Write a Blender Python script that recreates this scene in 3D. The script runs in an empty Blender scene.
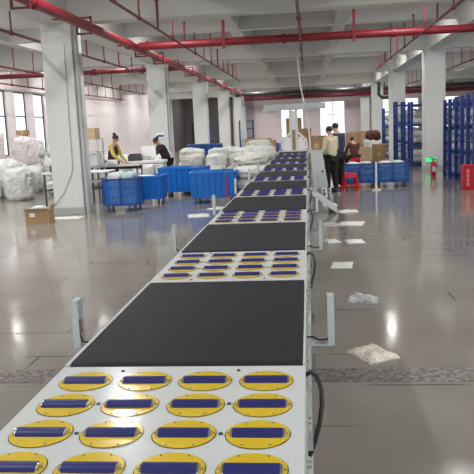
import bpy, bmesh, math, random
from mathutils import Vector, Matrix, noise
S = bpy.context.scene
C = S.collection
PI = math.pi
R = random.Random(7)

# ---------------------------------------------------------------- camera, world, exposure
cam_d = bpy.data.cameras.new('camera'); cam = bpy.data.objects.new('camera', cam_d); C.objects.link(cam)
cam_d.sensor_fit = 'HORIZONTAL'; cam_d.sensor_width = 36.0
cam_d.lens = 36.0 * 695.16 / 474.0
cam_d.clip_start = 0.05; cam_d.clip_end = 300
Rv = Vector((0.99407321, 0.10001984, -0.04259677)); Uv = Vector((0.02621032, 0.15976637, 0.98680683)); Fv = Vector((-0.10550579, 0.98207471, -0.15619792))
m = Matrix((Rv, Uv, -Fv)).transposed().to_4x4(); m.translation = Vector((0, 0, 1.68))
cam.matrix_world = m
S.camera = cam
S.view_settings.view_transform = 'Standard'; S.view_settings.look = 'None'
S.view_settings.exposure = 0.22; S.view_settings.gamma = 1.0; S.view_settings.use_curve_mapping = False
LAMP_W = 62.0
w = bpy.data.worlds.new('world'); S.world = w; w.use_nodes = True
bg = w.node_tree.nodes['Background']; bg.inputs[0].default_value = (0.93, 0.96, 1.0, 1); bg.inputs[1].default_value = 1.6

# ---------------------------------------------------------------- materials
def mat(name, col, rough=0.6, metal=0.0, var=0.06, scale=6.0, bump=0.0, bscale=40.0, emit=None, estr=0.0, spec=0.5, coat=0.0, bdist=0.02, brough=False):
    m = bpy.data.materials.new(name); m.use_nodes = True; nt = m.node_tree; b = nt.nodes['Principled BSDF']
    tc = nt.nodes.new('ShaderNodeTexCoord'); n = nt.nodes.new('ShaderNodeTexNoise'); n.inputs['Scale'].default_value = scale; n.inputs['Detail'].default_value = 4
    nt.links.new(tc.outputs['Object'], n.inputs['Vector'])
    mx = nt.nodes.new('ShaderNodeMix'); mx.data_type = 'RGBA'
    c = col
    mx.inputs[6].default_value = (c[0]*(1-var), c[1]*(1-var), c[2]*(1-var), 1); mx.inputs[7].default_value = (min(1, c[0]*(1+var)), min(1, c[1]*(1+var)), min(1, c[2]*(1+var)), 1)
    nt.links.new(n.outputs['Fac'], mx.inputs[0]); nt.links.new(mx.outputs[2], b.inputs['Base Color'])
    b.inputs['Roughness'].default_value = rough; b.inputs['Metallic'].default_value = metal; b.inputs['Specular IOR Level'].default_value = spec
    if coat: b.inputs['Coat Weight'].default_value = coat; b.inputs['Coat Roughness'].default_value = 0.1
    if bump:
        n2 = nt.nodes.new('ShaderNodeTexNoise'); n2.inputs['Scale'].default_value = bscale; nt.links.new(tc.outputs['Object'], n2.inputs['Vector'])
        bp = nt.nodes.new('ShaderNodeBump'); bp.inputs['Strength'].default_value = bump; bp.inputs['Distance'].default_value = bdist
        if brough: n2.inputs['Detail'].default_value = 5; n2.inputs['Distortion'].default_value = 1.2
        nt.links.new(n2.outputs['Fac'], bp.inputs['Height']); nt.links.new(bp.outputs[0], b.inputs['Normal'])
    if emit: b.inputs['Emission Color'].default_value = (*emit, 1); b.inputs['Emission Strength'].default_value = estr
    return m

M = {}
M['paint'] = mat('white_wall_paint', (0.62, 0.635, 0.625), 0.7, var=0.05, scale=0.8)
M['ceil'] = mat('ceiling_paint', (0.60, 0.60, 0.585), 0.8, var=0.04, scale=0.6)
M['pink'] = mat('pale_pink_wall_paint', (0.80, 0.70, 0.72), 0.75, var=0.04, scale=0.5)
M['pinkl'] = mat('pale_rose_white_wall_paint', (0.78, 0.725, 0.735), 0.75, var=0.03, scale=0.5)
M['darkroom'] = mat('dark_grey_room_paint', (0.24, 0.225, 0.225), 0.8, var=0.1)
M['pilaster'] = mat('grey_pilaster_paint', (0.42, 0.38, 0.39), 0.75)
M['red'] = mat('red_fire_pipe_paint', (0.21, 0.010, 0.018), 0.45, var=0.1)
M['dred'] = mat('dark_red_pipe_paint', (0.15, 0.012, 0.022), 0.45, var=0.12)
M['dgrey'] = mat('dark_grey_steel', (0.05, 0.05, 0.055), 0.5)
M['pvc'] = mat('grey_drain_pipe', (0.42, 0.43, 0.43), 0.45)
M['plate'] = mat('white_powder_coated_plate', (0.70, 0.74, 0.75), 0.16, var=0.02, scale=3)
M['frame'] = mat('pale_grey_steel_frame', (0.55, 0.60, 0.60), 0.35, var=0.04)
M['alu'] = mat('aluminium', (0.62, 0.63, 0.63), 0.3, metal=0.8)
M['yellow'] = mat('yellow_plastic_disc', (0.86, 0.62, 0.012), 0.2, var=0.04, coat=1.0)
M['blue'] = mat('dark_blue_roller_rubber', (0.022, 0.026, 0.16), 0.4, var=0.1)
M['black'] = mat('black_rubber', (0.012, 0.012, 0.013), 0.45)
M['belt'] = mat('charcoal_belt_rubber', (0.016, 0.018, 0.025), 0.6, spec=0.3, var=0.1, scale=3, bump=0.1, bscale=300)
M['screw'] = mat('steel_screw', (0.35, 0.33, 0.28), 0.35, metal=0.7)
M['lens'] = mat('red_sensor_lens', (0.16, 0.01, 0.015), 0.25)
M['chrome'] = mat('bright_steel', (0.85, 0.85, 0.85), 0.2, metal=1.0)
M['binblue'] = mat('blue_plastic_bin', (0.004, 0.15, 0.57), 0.4, var=0.12, scale=3)
M['binblue2'] = mat('dark_blue_plastic', (0.010, 0.075, 0.27), 0.45, var=0.12)
M['rack'] = mat('blue_rack_steel', (0.008, 0.034, 0.21), 0.4, var=0.15)
M['sack'] = mat('white_woven_sack', (0.74, 0.74, 0.73), 0.65, var=0.14, scale=5, bump=1.0, bscale=6, bdist=.07, brough=True)
M['sack2'] = mat('grey_white_woven_sack', (0.62, 0.63, 0.61), 0.7, var=0.18, scale=6, bump=1.0, bscale=5, bdist=.07, brough=True)
M['sackp'] = mat('pink_tinted_woven_sack', (0.76, 0.68, 0.70), 0.65, var=0.16, scale=5, bump=1.0, bscale=6, bdist=.07, brough=True)
M['sackc'] = mat('cream_woven_sack', (0.60, 0.59, 0.53), 0.7, var=0.1, scale=6, bump=1.0, bscale=6, bdist=.07, brough=True)
M['carton'] = mat('brown_cardboard', (0.36, 0.23, 0.12), 0.8, var=0.12, scale=4)
M['carton2'] = mat('tan_cardboard', (0.50, 0.36, 0.21), 0.8, var=0.1, scale=4)
M['tape'] = mat('clear_brown_tape', (0.55, 0.40, 0.22), 0.25)
M['stoolred'] = mat('red_plastic_stool', (0.62, 0.012, 0.03), 0.35)
M['skin'] = mat('skin', (0.50, 0.30, 0.21), 0.55, var=0.05)
M['hair'] = mat('black_hair', (0.012, 0.010, 0.010), 0.45, var=0.3, scale=60)
M['cream'] = mat('cream_shirt_cloth', (0.60, 0.54, 0.40), 0.85, var=0.06, bump=0.3, bscale=20)
M['navy'] = mat('navy_jacket_cloth', (0.025, 0.038, 0.075), 0.85, var=0.2, bump=0.3, bscale=20)
M['blk'] = mat('black_cloth', (0.010, 0.010, 0.012), 0.9, var=0.3, bump=0.2, bscale=20)
M['ylw'] = mat('mustard_sleeve_cloth', (0.55, 0.42, 0.10), 0.85, var=0.1)
M['plum'] = mat('dark_plum_cloth', (0.035, 0.018, 0.025), 0.85, var=0.3)
M['brown'] = mat('reddish_brown_jacket', (0.10, 0.025, 0.02), 0.8, var=0.2)
M['green'] = mat('green_exit_sign_face', (0.02, 0.5, 0.12), 0.4, emit=(0.03, 0.8, 0.25), estr=0.9)
M['white'] = mat('white_plastic', (0.85, 0.85, 0.85), 0.4, var=0.03)
M['lampface'] = mat('lamp_diffuser', (0.9, 0.9, 0.9), 0.5, emit=(1, 0.98, 0.95), estr=14.0)
M['winframe'] = mat('dark_window_frame', (0.06, 0.05, 0.06), 0.5)
M['wframe_w'] = mat('white_window_frame', (0.6, 0.6, 0.62), 0.5)
M['desk'] = mat('table_top_laminate', (0.55, 0.50, 0.48), 0.4)
M['mailer'] = mat('white_poly_mailer', (0.78, 0.77, 0.74), 0.35, var=0.08, scale=18, bump=0.7, bscale=16)
M['sackprint'] = mat('green_print', (0.1, 0.25, 0.15), 0.6)
M['teal'] = mat('pale_teal_film', (0.40, 0.58, 0.58), 0.3, var=0.2, scale=20, bump=0.6, bscale=20)
M['signblue'] = mat('blue_sign_print', (0.05, 0.08, 0.30), 0.5)
M['lilac'] = mat('periwinkle_plastic', (0.22, 0.26, 0.75), 0.4)

# glass: lets daylight through with a faint sheen
g = bpy.data.materials.new('window_glass'); g.use_nodes = True; nt = g.node_tree; nt.nodes.clear()
o_ = nt.nodes.new('ShaderNodeOutputMaterial'); tr = nt.nodes.new('ShaderNodeBsdfTransparent'); gl = nt.nodes.new('ShaderNodeBsdfGlossy'); gl.inputs['Roughness'].default_value = 0.05
ms = nt.nodes.new('ShaderNodeMixShader'); ms.inputs[0].default_value = 0.06; tr.inputs[0].default_value = (0.95, 0.97, 0.97, 1)
nt.links.new(tr.outputs[0], ms.inputs[1]); nt.links.new(gl.outputs[0], ms.inputs[2]); nt.links.new(ms.outputs[0], o_.inputs[0]); M['glass'] = g

# floor: polished concrete epoxy with faint joints, mottling and scuffs
def floor_mat():
    m = bpy.data.materials.new('polished_epoxy_floor'); m.use_nodes = True; nt = m.node_tree; b = nt.nodes['Principled BSDF']; L = nt.links.new
    tc = nt.nodes.new('ShaderNodeTexCoord')
    n = nt.nodes.new('ShaderNodeTexNoise'); n.inputs['Scale'].default_value = 0.7; n.inputs['Detail'].default_value = 8; n.inputs['Roughness'].default_value = 0.6; L(tc.outputs['Object'], n.inputs['Vector'])
    cr = nt.nodes.new('ShaderNodeValToRGB'); cr.color_ramp.elements[0].position = 0.3; cr.color_ramp.elements[0].color = (0.215, 0.20, 0.175, 1); cr.color_ramp.elements[1].position = 0.7; cr.color_ramp.elements[1].color = (0.29, 0.272, 0.245, 1)
    L(n.outputs['Fac'], cr.inputs[0])
    br = nt.nodes.new('ShaderNodeTexBrick'); br.inputs['Color1'].default_value = (1, 1, 1, 1); br.inputs['Color2'].default_value = (0.97, 0.97, 0.97, 1); br.inputs['Mortar'].default_value = (0.35, 0.33, 0.3, 1)
    br.inputs['Scale'].default_value = 1.0; br.inputs['Mortar Size'].default_value = 0.012; br.inputs['Brick Width'].default_value = 2.1; br.inputs['Row Height'].default_value = 0.62; br.offset = 0.37
    L(tc.outputs['Object'], br.inputs['Vector'])
    n3 = nt.nodes.new('ShaderNodeTexNoise'); n3.inputs['Scale'].default_value = 1.3; n3.inputs['Detail'].default_value = 2; L(tc.outputs['Object'], n3.inputs['Vector'])
    r3 = nt.nodes.new('ShaderNodeValToRGB'); r3.color_ramp.elements[0].position = 0.50; r3.color_ramp.elements[1].position = 0.62; L(n3.outputs['Fac'], r3.inputs[0])
    m1 = nt.nodes.new('ShaderNodeMix'); m1.data_type = 'RGBA'; m1.inputs[6].default_value = (1, 1, 1, 1); L(r3.outputs[0], m1.inputs[0]); L(br.outputs['Color'], m1.inputs[7])
    m2 = nt.nodes.new('ShaderNodeMix'); m2.data_type = 'RGBA'; m2.blend_type = 'MULTIPLY'; m2.inputs[0].default_value = 0.8; L(cr.outputs[0], m2.inputs[6]); L(m1.outputs[2], m2.inputs[7])
    L(m2.outputs[2], b.inputs['Base Color'])
    n4 = nt.nodes.new('ShaderNodeTexNoise'); n4.inputs['Scale'].default_value = 2.2; n4.inputs['Detail'].default_value = 5; L(tc.outputs['Object'], n4.inputs['Vector'])
    mr = nt.nodes.new('ShaderNodeMapRange'); mr.inputs[3].default_value = 0.04; mr.inputs[4].default_value = 0.19; L(n4.outputs['Fac'], mr.inputs[0]); L(mr.outputs[0], b.inputs['Roughness'])
    b.inputs['Specular IOR Level'].default_value = 0.5
    bp = nt.nodes.new('ShaderNodeBump'); bp.inputs['Strength'].default_value = 0.08; bp.inputs['Distance'].default_value = 0.02
    n5 = nt.nodes.new('ShaderNodeTexNoise'); n5.inputs['Scale'].default_value = 3.0; n5.inputs['Detail'].default_value = 1; L(tc.outputs['Object'], n5.inputs['Vector']); L(n5.outputs['Fac'], bp.inputs['Height']); L(bp.outputs[0], b.inputs['Normal'])
    return m
M['floor'] = floor_mat()
def speckle_mat():
    m = bpy.data.materials.new('speckled_terrazzo_strip'); m.use_nodes = True; nt = m.node_tree; b = nt.nodes['Principled BSDF']; L = nt.links.new
    tc = nt.nodes.new('ShaderNodeTexCoord'); n = nt.nodes.new('ShaderNodeTexNoise'); n.inputs['Scale'].default_value = 28; n.inputs['Detail'].default_value = 6; L(tc.outputs['Object'], n.inputs['Vector'])
    cr = nt.nodes.new('ShaderNodeValToRGB'); cr.color_ramp.elements[0].position = 0.42; cr.color_ramp.elements[0].color = (0.085, 0.07, 0.075, 1); cr.color_ramp.elements[1].position = 0.66; cr.color_ramp.elements[1].color = (0.30, 0.27, 0.26, 1)
    L(n.outputs['Fac'], cr.inputs[0]); L(cr.outputs[0], b.inputs['Base Color']); b.inputs['Roughness'].default_value = 0.45
    return m
M['speckle'] = speckle_mat()
def mailer_mat(name, base, spots):
    m = bpy.data.materials.new(name); m.use_nodes = True; nt = m.node_tree; b = nt.nodes['Principled BSDF']; L = nt.links.new
    tc = nt.nodes.new('ShaderNodeTexCoord'); v = nt.nodes.new('ShaderNodeTexVoronoi'); v.inputs['Scale'].default_value = 38; L(tc.outputs['Object'], v.inputs['Vector'])
    cr = nt.nodes.new('ShaderNodeValToRGB'); cr.color_ramp.elements[0].position = 0.18; cr.color_ramp.elements[0].color = (*spots, 1); cr.color_ramp.elements[1].position = 0.34; cr.color_ramp.elements[1].color = (*base, 1)
    L(v.outputs['Distance'], cr.inputs[0]); L(cr.outputs[0], b.inputs['Base Color']); b.inputs['Roughness'].default_value = 0.35
    n2 = nt.nodes.new('ShaderNodeTexNoise'); n2.inputs['Scale'].default_value = 14; L(tc.outputs['Object'], n2.inputs['Vector']); bp = nt.nodes.new('ShaderNodeBump'); bp.inputs['Strength'].default_value = 0.7; bp.inputs['Distance'].default_value = 0.02
    L(n2.outputs['Fac'], bp.inputs['Height']); L(bp.outputs[0], b.inputs['Normal'])
    return m
M['mail_floral'] = mailer_mat('floral_printed_bag', (0.74, 0.70, 0.62), (0.45, 0.16, 0.12))
M['mail_grey'] = mailer_mat('clear_bag_grey_goods', (0.50, 0.50, 0.50), (0.12, 0.12, 0.16))

# ---------------------------------------------------------------- mesh helpers
class MB:
    def __init__(s): s.v = []; s.f = []; s.sm = []
    def add(s, vs, fs, smooth=False):
        n = len(s.v); s.v += [tuple(v) for v in vs]; s.f += [tuple(i+n for i in f) for f in fs]; s.sm += [smooth]*len(fs); return s
    def box(s, x0, x1, y0, y1, z0, z1, mtx=None):
        vs = [Vector(p) for p in ((x0,y0,z0),(x1,y0,z0),(x1,y1,z0),(x0,y1,z0),(x0,y0,z1),(x1,y0,z1),(x1,y1,z1),(x0,y1,z1))]
        if mtx: vs = [mtx @ v for v in vs]
        return s.add(vs, [(3,2,1,0),(4,5,6,7),(0,1,5,4),(1,2,6,5),(2,3,7,6),(3,0,4,7)])
    def bar(s, a, b, w, h=None):
        a = Vector(a); b = Vector(b); h = h or w; d = b-a; q = d.to_track_quat('Z', 'Y').to_matrix().to_4x4(); q.translation = a
        return s.box(-w/2, w/2, -h/2, h/2, 0, d.length, q)
    def cyl(s, a, b, r, n=16, r2=None, smooth=True):
        a = Vector(a); b = Vector(b); r2 = r if r2 is None else r2; d = b-a; q = d.to_track_quat('Z', 'Y').to_matrix()
        vs = []
        for c, rr in ((a, r), (b, r2)):
            for i in range(n): t = 2*PI*i/n; vs.append(c + q @ Vector((rr*math.cos(t), rr*math.sin(t), 0)))
        s.add(vs, [(i, (i+1) % n, n+(i+1) % n, n+i) for i in range(n)], smooth)
        s.add(vs[:n], [tuple(range(n))[::-1]]); s.add(vs[n:], [tuple(range(n))]); return s
    def tube(s, pts, r, n=8):
        pts = [Vector(p) for p in pts]; rings = []; up = None
        for i, p in enumerate(pts):
            d = (pts[min(i+1, len(pts)-1)] - pts[max(i-1, 0)]).normalized()
            if up is None: up = d.orthogonal().normalized()
            up = (up - d*up.dot(d)).normalized(); sd = d.cross(up)
            rr = r[i] if isinstance(r, (list, tuple)) else r
            rings += [p + (up*math.cos(2*PI*k/n) + sd*math.sin(2*PI*k/n))*rr for k in range(n)]
        fs = [(i*n+k, i*n+(k+1) % n, (i+1)*n+(k+1) % n, (i+1)*n+k) for i in range(len(pts)-1) for k in range(n)]
        s.add(rings, fs, True); s.add(rings[:n], [tuple(range(n))[::-1]]); s.add(rings[-n:], [tuple(range(n))]); return s
    def lathe(s, prof, c=(0, 0, 0), n=24):
        c = Vector(c); vs = [c + Vector((r*math.cos(2*PI*k/n), r*math.sin(2*PI*k/n), z)) for r, z in prof for k in range(n)]
        return s.add(vs, [(i*n+k, i*n+(k+1) % n, (i+1)*n+(k+1) % n, (i+1)*n+k) for i in range(len(prof)-1) for k in range(n)], True)
    def ball(s, c, rx, ry, rz, n=12, m=8, mtx=None):
        vs = []; c = Vector(c)
        for i in range(m+1):
            t = PI*i/m
            for k in range(n):
                p = Vector((rx*math.sin(t)*math.cos(2*PI*k/n), ry*math.sin(t)*math.sin(2*PI*k/n), -rz*math.cos(t)))
                if mtx: p = mtx @ p
                vs.append(c+p)
        return s.add(vs, [(i*n+k, i*n+(k+1) % n, (i+1)*n+(k+1) % n, (i+1)*n+k) for i in range(m) for k in range(n)], True)
    def build(s, name, m, parent=None, loc=(0, 0, 0), rz=0, bevel=0):
        me = bpy.data.meshes.new(name); me.from_pydata(s.v, [], s.f)
        me.polygons.foreach_set('use_smooth', s.sm); me.materials.append(M[m] if isinstance(m, str) else m); me.update()
        o = bpy.data.objects.new(name, me); C.objects.link(o); o.location = loc; o.rotation_euler[2] = rz
        if parent: o.parent = parent
        if bevel:
            b = o.modifiers.new('bevel', 'BEVEL'); b.width = bevel; b.segments = 2; b.limit_method = 'ANGLE'
        return o
def tag(o, label=None, cat=None, group=None, kind=None):
    if label: o['label'] = label
    if cat: o['category'] = cat
    if group: o['group'] = group
    if kind: o['kind'] = kind
    return o
def struct(name, mb, m, parent=None, **k):
    o = mb.build(name, m, parent, **k)
    if not parent: o['kind'] = 'structure'
    return o
def empty(name, label, cat, loc=(0, 0, 0), rz=0, group=None):
    o = bpy.data.objects.new(name, None); C.objects.link(o); o.location = loc; o.rotation_euler[2] = rz
    o.empty_display_size = 0.1
    return tag(o, label, cat, group)
kids = {}
def copy_tree(o, parent=None):
    c = o.copy(); C.objects.link(c); c.parent = parent
    for ch in o.children: copy_tree(ch, c)
    return c
ORD = ['first', 'second', 'third', 'fourth', 'fifth', 'sixth', 'seventh', 'eighth', 'ninth', 'tenth', 'eleventh', 'twelfth']

# ---------------------------------------------------------------- the shell
ZB = 3.95; ZS = 4.88; ZM = 4.24
XL, XR, YB, YF = -11.4, 13.0, 54.0, -10.0
struct('floor', MB().box(XL-6, XR+1, YF, YB+9, -0.2, 0), 'floor')
struct('ceiling', MB().box(XL-.3, XR+.3, YF, YB+9, ZS, ZS+0.2), 'ceil')
strip = struct('trim_1', MB().box(XL, XR, 4.40, 4.65, 0.0, 0.003), 'speckle')
# beams over the column rows and between them
cols_y = [14.34-9.56*2, 14.34-9.56, 14.34, 23.90, 33.46, 43.02, 52.58]
rowsX = [(-5.44, -4.79), (3.87, 4.53)]
for i, y in enumerate(cols_y):
    struct('ceiling_beam', MB().box(XL, XR, y+0.10, y+0.52, ZB, ZS), 'ceil')
    if i < len(cols_y)-1: struct('ceiling_beam', MB().box(XL, XR, y+4.78, y+5.08, ZM, ZS), 'ceil')
for a, b in rowsX:
    struct('ceiling_beam', MB().box(a+.08, b-.08, YF, YB, ZB-.004, ZS), 'ceil')
for xb in (-1.9, 0.92, -8.3, 8.6):
    struct('ceiling_beam', MB().box(xb-.15, xb+.15, YF, YB, ZM+.01, ZS), 'ceil')
colobs = []
for (a, b) in rowsX:
    for y in cols_y[2:]:
        mb = MB().box(a, b, y, y+.65, 0, ZB)
        o = struct('column', mb, 'paint', bevel=0.015); colobs.append(o)
        struct('baseboard_column', MB().box(a-.012, b+.012, y-.012, y+.662, 0, 0.13), mat('column_skirting_paint', (0.40, 0.41, 0.41), 0.6) if len(colobs) == 1 else bpy.data.materials['column_skirting_paint'])
# left wall with tall narrow windows
def wall_with_holes(name, axis, pos, a0, a1, z0, z1, holes, m, th=0.25):
    # holes: (a_lo, a_hi, z_lo, z_hi) sorted along a
    mb = MB(); cur = a0
    def bx(p, q, zl, zh):
        if q-p < 1e-4 or zh-zl < 1e-4: return
        if axis == 'x': mb.box(pos[0], pos[1], p, q, zl, zh)
        else: mb.box(p, q, pos[0], pos[1], zl, zh)
    for (h0, h1, zl, zh) in holes:
        bx(cur, h0, z0, z1); bx(h0, h1, z0, zl); bx(h0, h1, zh, z1); cur = h1
    bx(cur, a1, z0, z1)
    return struct(name, mb, m)
lw = []
y = -6.9
while y < 34: lw.append((y, y+1.15, 0.95, 3.42)); y += 2.02 if len(lw) % 4 else 3.5
lw = [(y0-.1, y0+1.1, .95, 3.42) for y0 in (-6.8, -4.6, -2.4, 2.5, 4.7, 6.9, 12.1, 14.3, 16.5, 20.2, 22.9, 24.85, 26.8, 28.75)]
wall_with_holes('wall_left', 'x', (XL-.12, XL), YF, YB, 0, ZS, lw, 'pinkl')
nwin = 0
def window(axis, p, a0, a1, z0, z1, fm, mull=(), trans=(), dp=.04):
    global nwin; nwin += 1
    t = .05; mb = MB()
    def bx(u0, u1, w0, w1):
        if axis == 'x': mb.box(p-dp, p+dp, u0, u1, w0, w1)
        else: mb.box(u0, u1, p-.04, p+.04, w0, w1)
    bx(a0, a0+t, z0, z1); bx(a1-t, a1, z0, z1); bx(a0+t, a1-t, z0, z0+t); bx(a0+t, a1-t, z1-t, z1)
    for q in mull: bx(q-t/2, q+t/2, z0+t, z1-t)
    for q in trans: bx(a0+t, a1-t, q-t/2, q+t/2)
    o = mb.build('window_%d' % nwin, fm); o['kind'] = 'structure'
    g = MB()
    if axis == 'x': g.box(p-.004, p+.004, a0+t, a1-t, z0+t, z1-t)
    else: g.box(a0+t, a1-t, p-.004, p+.004, z0+t, z1-t)
    g.build('glass', 'glass', o)
for (a, b, zl, zh) in lw: window('x', XL-.09, a, b, zl, zh, 'winframe', trans=(2.46,), dp=.02)
# back wall: dark bay on the left, windows on the right
bw = [(-10.45, -5.7, 0, 4.28), (-5.35, -4.75, .7, 3.45), (-2.05, -.30, .75, 3.15), (0.92, 2.82, .55, 3.32), (5.6, 8.3, .6, 3.3), (9.0, 11.2, .6, 3.3)]
wall_with_holes('wall_back', 'y', (YB, YB+.25), XL, XR, 0, ZS, bw, 'pink')
window('y', YB+.1, -5.35, -4.75, .7, 3.45, 'wframe_w')
window('y', YB+.1, -2.05, -.30, .75, 3.15, 'wframe_w', mull=(-1.12,), trans=(2.3,))
window('y', YB+.1, .92, 2.82, .55, 3.32, 'wframe_w', mull=(1.9,), trans=(2.3,))
window('y', YB+.1, 5.6, 8.3, .6, 3.3, 'wframe_w', mull=(6.9,), trans=(2.3,))
window('y', YB+.1, 9.0, 11.2, .6, 3.3, 'wframe_w', mull=(10.1,), trans=(2.3,))
struct('wall_pilaster', MB().box(-4.68, -4.1, YB-.25, YB, 0, ZS), 'pilaster')
struct('wall_pilaster', MB().box(3.95, 4.75, YB-.35, YB, 0, ZS), 'pilaster')
# dark side room beyond the back wall
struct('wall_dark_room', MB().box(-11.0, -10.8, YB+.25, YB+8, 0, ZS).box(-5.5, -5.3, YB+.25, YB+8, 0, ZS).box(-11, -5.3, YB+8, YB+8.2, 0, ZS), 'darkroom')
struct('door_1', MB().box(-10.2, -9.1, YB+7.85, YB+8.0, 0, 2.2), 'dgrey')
# right wall with windows, partly seen over the racks
rw = [(y0, y0+2.2, 1.0, 3.4) for y0 in (-6, -1, 4, 9, 14, 19, 24, 29, 34, 39, 44, 49)]
wall_with_holes('wall_right', 'x', (XR, XR+.25), YF, YB, 0, ZS, rw, 'paint')
for (a, b, zl, zh) in rw: window('x', XR+.1, a, b, zl, zh, 'wframe_w', mull=((a+b)/2,), trans=(2.5,))

# ---------------------------------------------------------------- ceiling lamps tucked behind the secondary beams
def lamp(x, y, label):
    e = empty('ceiling_lamp', label, 'lamp', (x, y, ZS-.16), 0, 'tube lamps between the ceiling beams')
    MB().box(-.08, .08, -.65, .65, .03, .16).build('housing', 'white', e)
    MB().box(-.06, .06, -.62, .62, 0.0, .03).build('diffuser', 'lampface', e)
    ld = bpy.data.lights.new('lamp_light', 'AREA'); ld.shape = 'RECTANGLE'; ld.size = .12; ld.size_y = 1.2; ld.energy = LAMP_W; ld.color = (1, .985, .96)
    lo = bpy.data.objects.new('lamp_light', ld); C.objects.link(lo); lo.parent = e; lo.location = (0, 0, -.012)
for iy, y in enumerate((1.3, 6.1, 10.9, 15.9, 20.6, 25.4, 29.7, 35.3, 39.8, 45.5, 49.8)):
    for x, nm in ((-9.6, 'by the windows'), (-6.7, 'left of the big red pipe'), (-3.3, 'left of the conveyor'), (2.4, 'right of the conveyor'), (6.2, 'over the racks')):
        lamp(x, y, 'tube lamp on ceiling %s, %s row from camera' % (nm, ORD[iy]))

lamp(-8.0, 58.0, 'added unseen tube lamp brightening the dark bay beyond the far wall')  # extra lamp, out of view, added to lift the gloom of the bay

# ---------------------------------------------------------------- conveyor modules
ZC = 0.785; CX0, CX1 = -0.968, -0.032
def disc_mesh():
    mb = MB(); r = .0945; n = 40; hx, hy = .082, .029
    # annular disc with a rectangular slot: ring of quads between outer circle and slot outline
    out = [(r*math.cos(2*PI*k/n), r*math.sin(2*PI*k/n)) for k in range(n)]
    inn = []
    for (cx, cy) in out:
        s = min(hx/abs(cx) if abs(cx) > 1e-6 else 9, hy/abs(cy) if abs(cy) > 1e-6 else 9); inn.append((cx*s, cy*s))
    zt = .002
    vs = [(a, b, zt) for a, b in out] + [(a, b, zt) for a, b in inn] + [(a, b, -.001) for a, b in out] + [(a, b, -.03) for a, b in inn]
    fs = []
    for k in range(n):
        j = (k+1) % n
        fs += [(k, j, n+j, n+k), (2*n+k, 2*n+j, j, k), (n+k, n+j, 3*n+j, 3*n+k)]
    fs.append(tuple(range(3*n, 4*n)))
    mb.add(vs, fs); nf = len(mb.f)
    for x, y in ((-.04, .075), (.04, .075), (-.04, -.075), (.04, -.075), (-.0885, 0), (.0885, 0)): mb.cyl((x, y, zt), (x, y, zt+.0025), .0032, 8)
    return mb, nf
def two_mats(o, nf, m2):
    o.data.materials.append(M[m2])
    for p in o.data.polygons[nf:]: p.material_index = 1
def make_plate():
    e = empty('wheel_sorter', 'x', 'conveyor')
    L = .965
    sc = MB().box(CX0, CX1, 0, L, ZC-.05, ZC)
    for a, b in ((CX0-.004, CX0+.02), (CX1-.02, CX1+.004)): MB().box(a, b, 0.004, L-.004, ZC-.28, ZC-.051).build('side_panel', 'frame', e)
    for sx in (CX0+.03, CX1-.07):
        for sy in (.08, L-.12):
            MB().box(sx, sx+.04, sy, sy+.04, .02, ZC-.05).box(sx-.02, sx+.06, sy-.02, sy+.06, 0, .02).build('leg', 'frame', e)
    # screws of the top plate
    for x in (-.28, -.72):
        for y in (.05, .375, .60, L-.05): sc.cyl((x, y, ZC), (x, y, ZC+.004), .007, 8)
    o = sc.build('top_plate', 'plate', e); two_mats(o, 6, 'dgrey')
    for i in range(4):
        for j in range(4):
            x = -.17-.22*i; y = .157+.217*j
            dmb, nf = disc_mesh(); d = dmb.build('wheel_disc', 'yellow', e, (x, y, ZC+.0012)); two_mats(d, nf, 'screw')
            if i+j == 0: dm = d.data
            else: d.data = dm
            if i+j == 0:
                ring = MB(); n = 40
                vs = [(r_*math.cos(2*PI*k/n), r_*math.sin(2*PI*k/n), .0002) for r_ in (.0945, .0972) for k in range(n)]
                ring.add(vs, [(k, (k+1) % n, n+(k+1) % n, n+k) for k in range(n)])
                o = ring.build('disc_gap', 'black', d); rm = o.data
                o = MB().cyl((-.074, 0, 0), (.074, 0, 0), .0265, 20).build('roller', 'blue', d, (0, 0, -.008)); ro = o.data
                o = MB().cyl((-.080, 0, -.008), (-.074, 0, -.008), .024, 16).build('roller_cap', 'chrome', d); rc = o.data
                o = MB().cyl((.074, 0, -.008), (.080, 0, -.008), .024, 16).build('roller_cap', 'chrome', d); rc2 = o.data
            else:
                for nm, me, lz in (('disc_gap', rm, 0), ('roller', ro, -.008), ('roller_cap', rc, 0), ('roller_cap', rc2, 0)):
                    o = bpy.data.objects.new(nm, me); C.objects.link(o); o.parent = d; o.location = (0, 0, lz)
    # air hose looping down the right side and small fittings
    MB().tube([(CX1-.004, .945, ZC-.03), (CX1+.02, .935, ZC-.014), (CX1+.042, .905, ZC-.022), (CX1+.055, .86, ZC-.05), (CX1+.056, .815, ZC-.09), (CX1+.046, .77, ZC-.14), (CX1+.028, .73, ZC-.19), (CX1+.008, .70, ZC-.23)], .0085, 10).build('air_hose', 'black', e)
    f = MB().box(CX1+.004, CX1+.02, .0, L, ZC-.34, ZC-.28)
    for y in (.06, .17, .28, .39, .70): f.cyl((CX1+.004, y, ZC-.10), (CX1+.018, y, ZC-.10), .012, 10).box(CX1+.004, CX1+.022, y-.02, y+.02, ZC-.2, ZC-.16)
    o = f.build('lower_rail', 'frame', e); two_mats(o, 6, 'alu')
    return e
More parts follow.
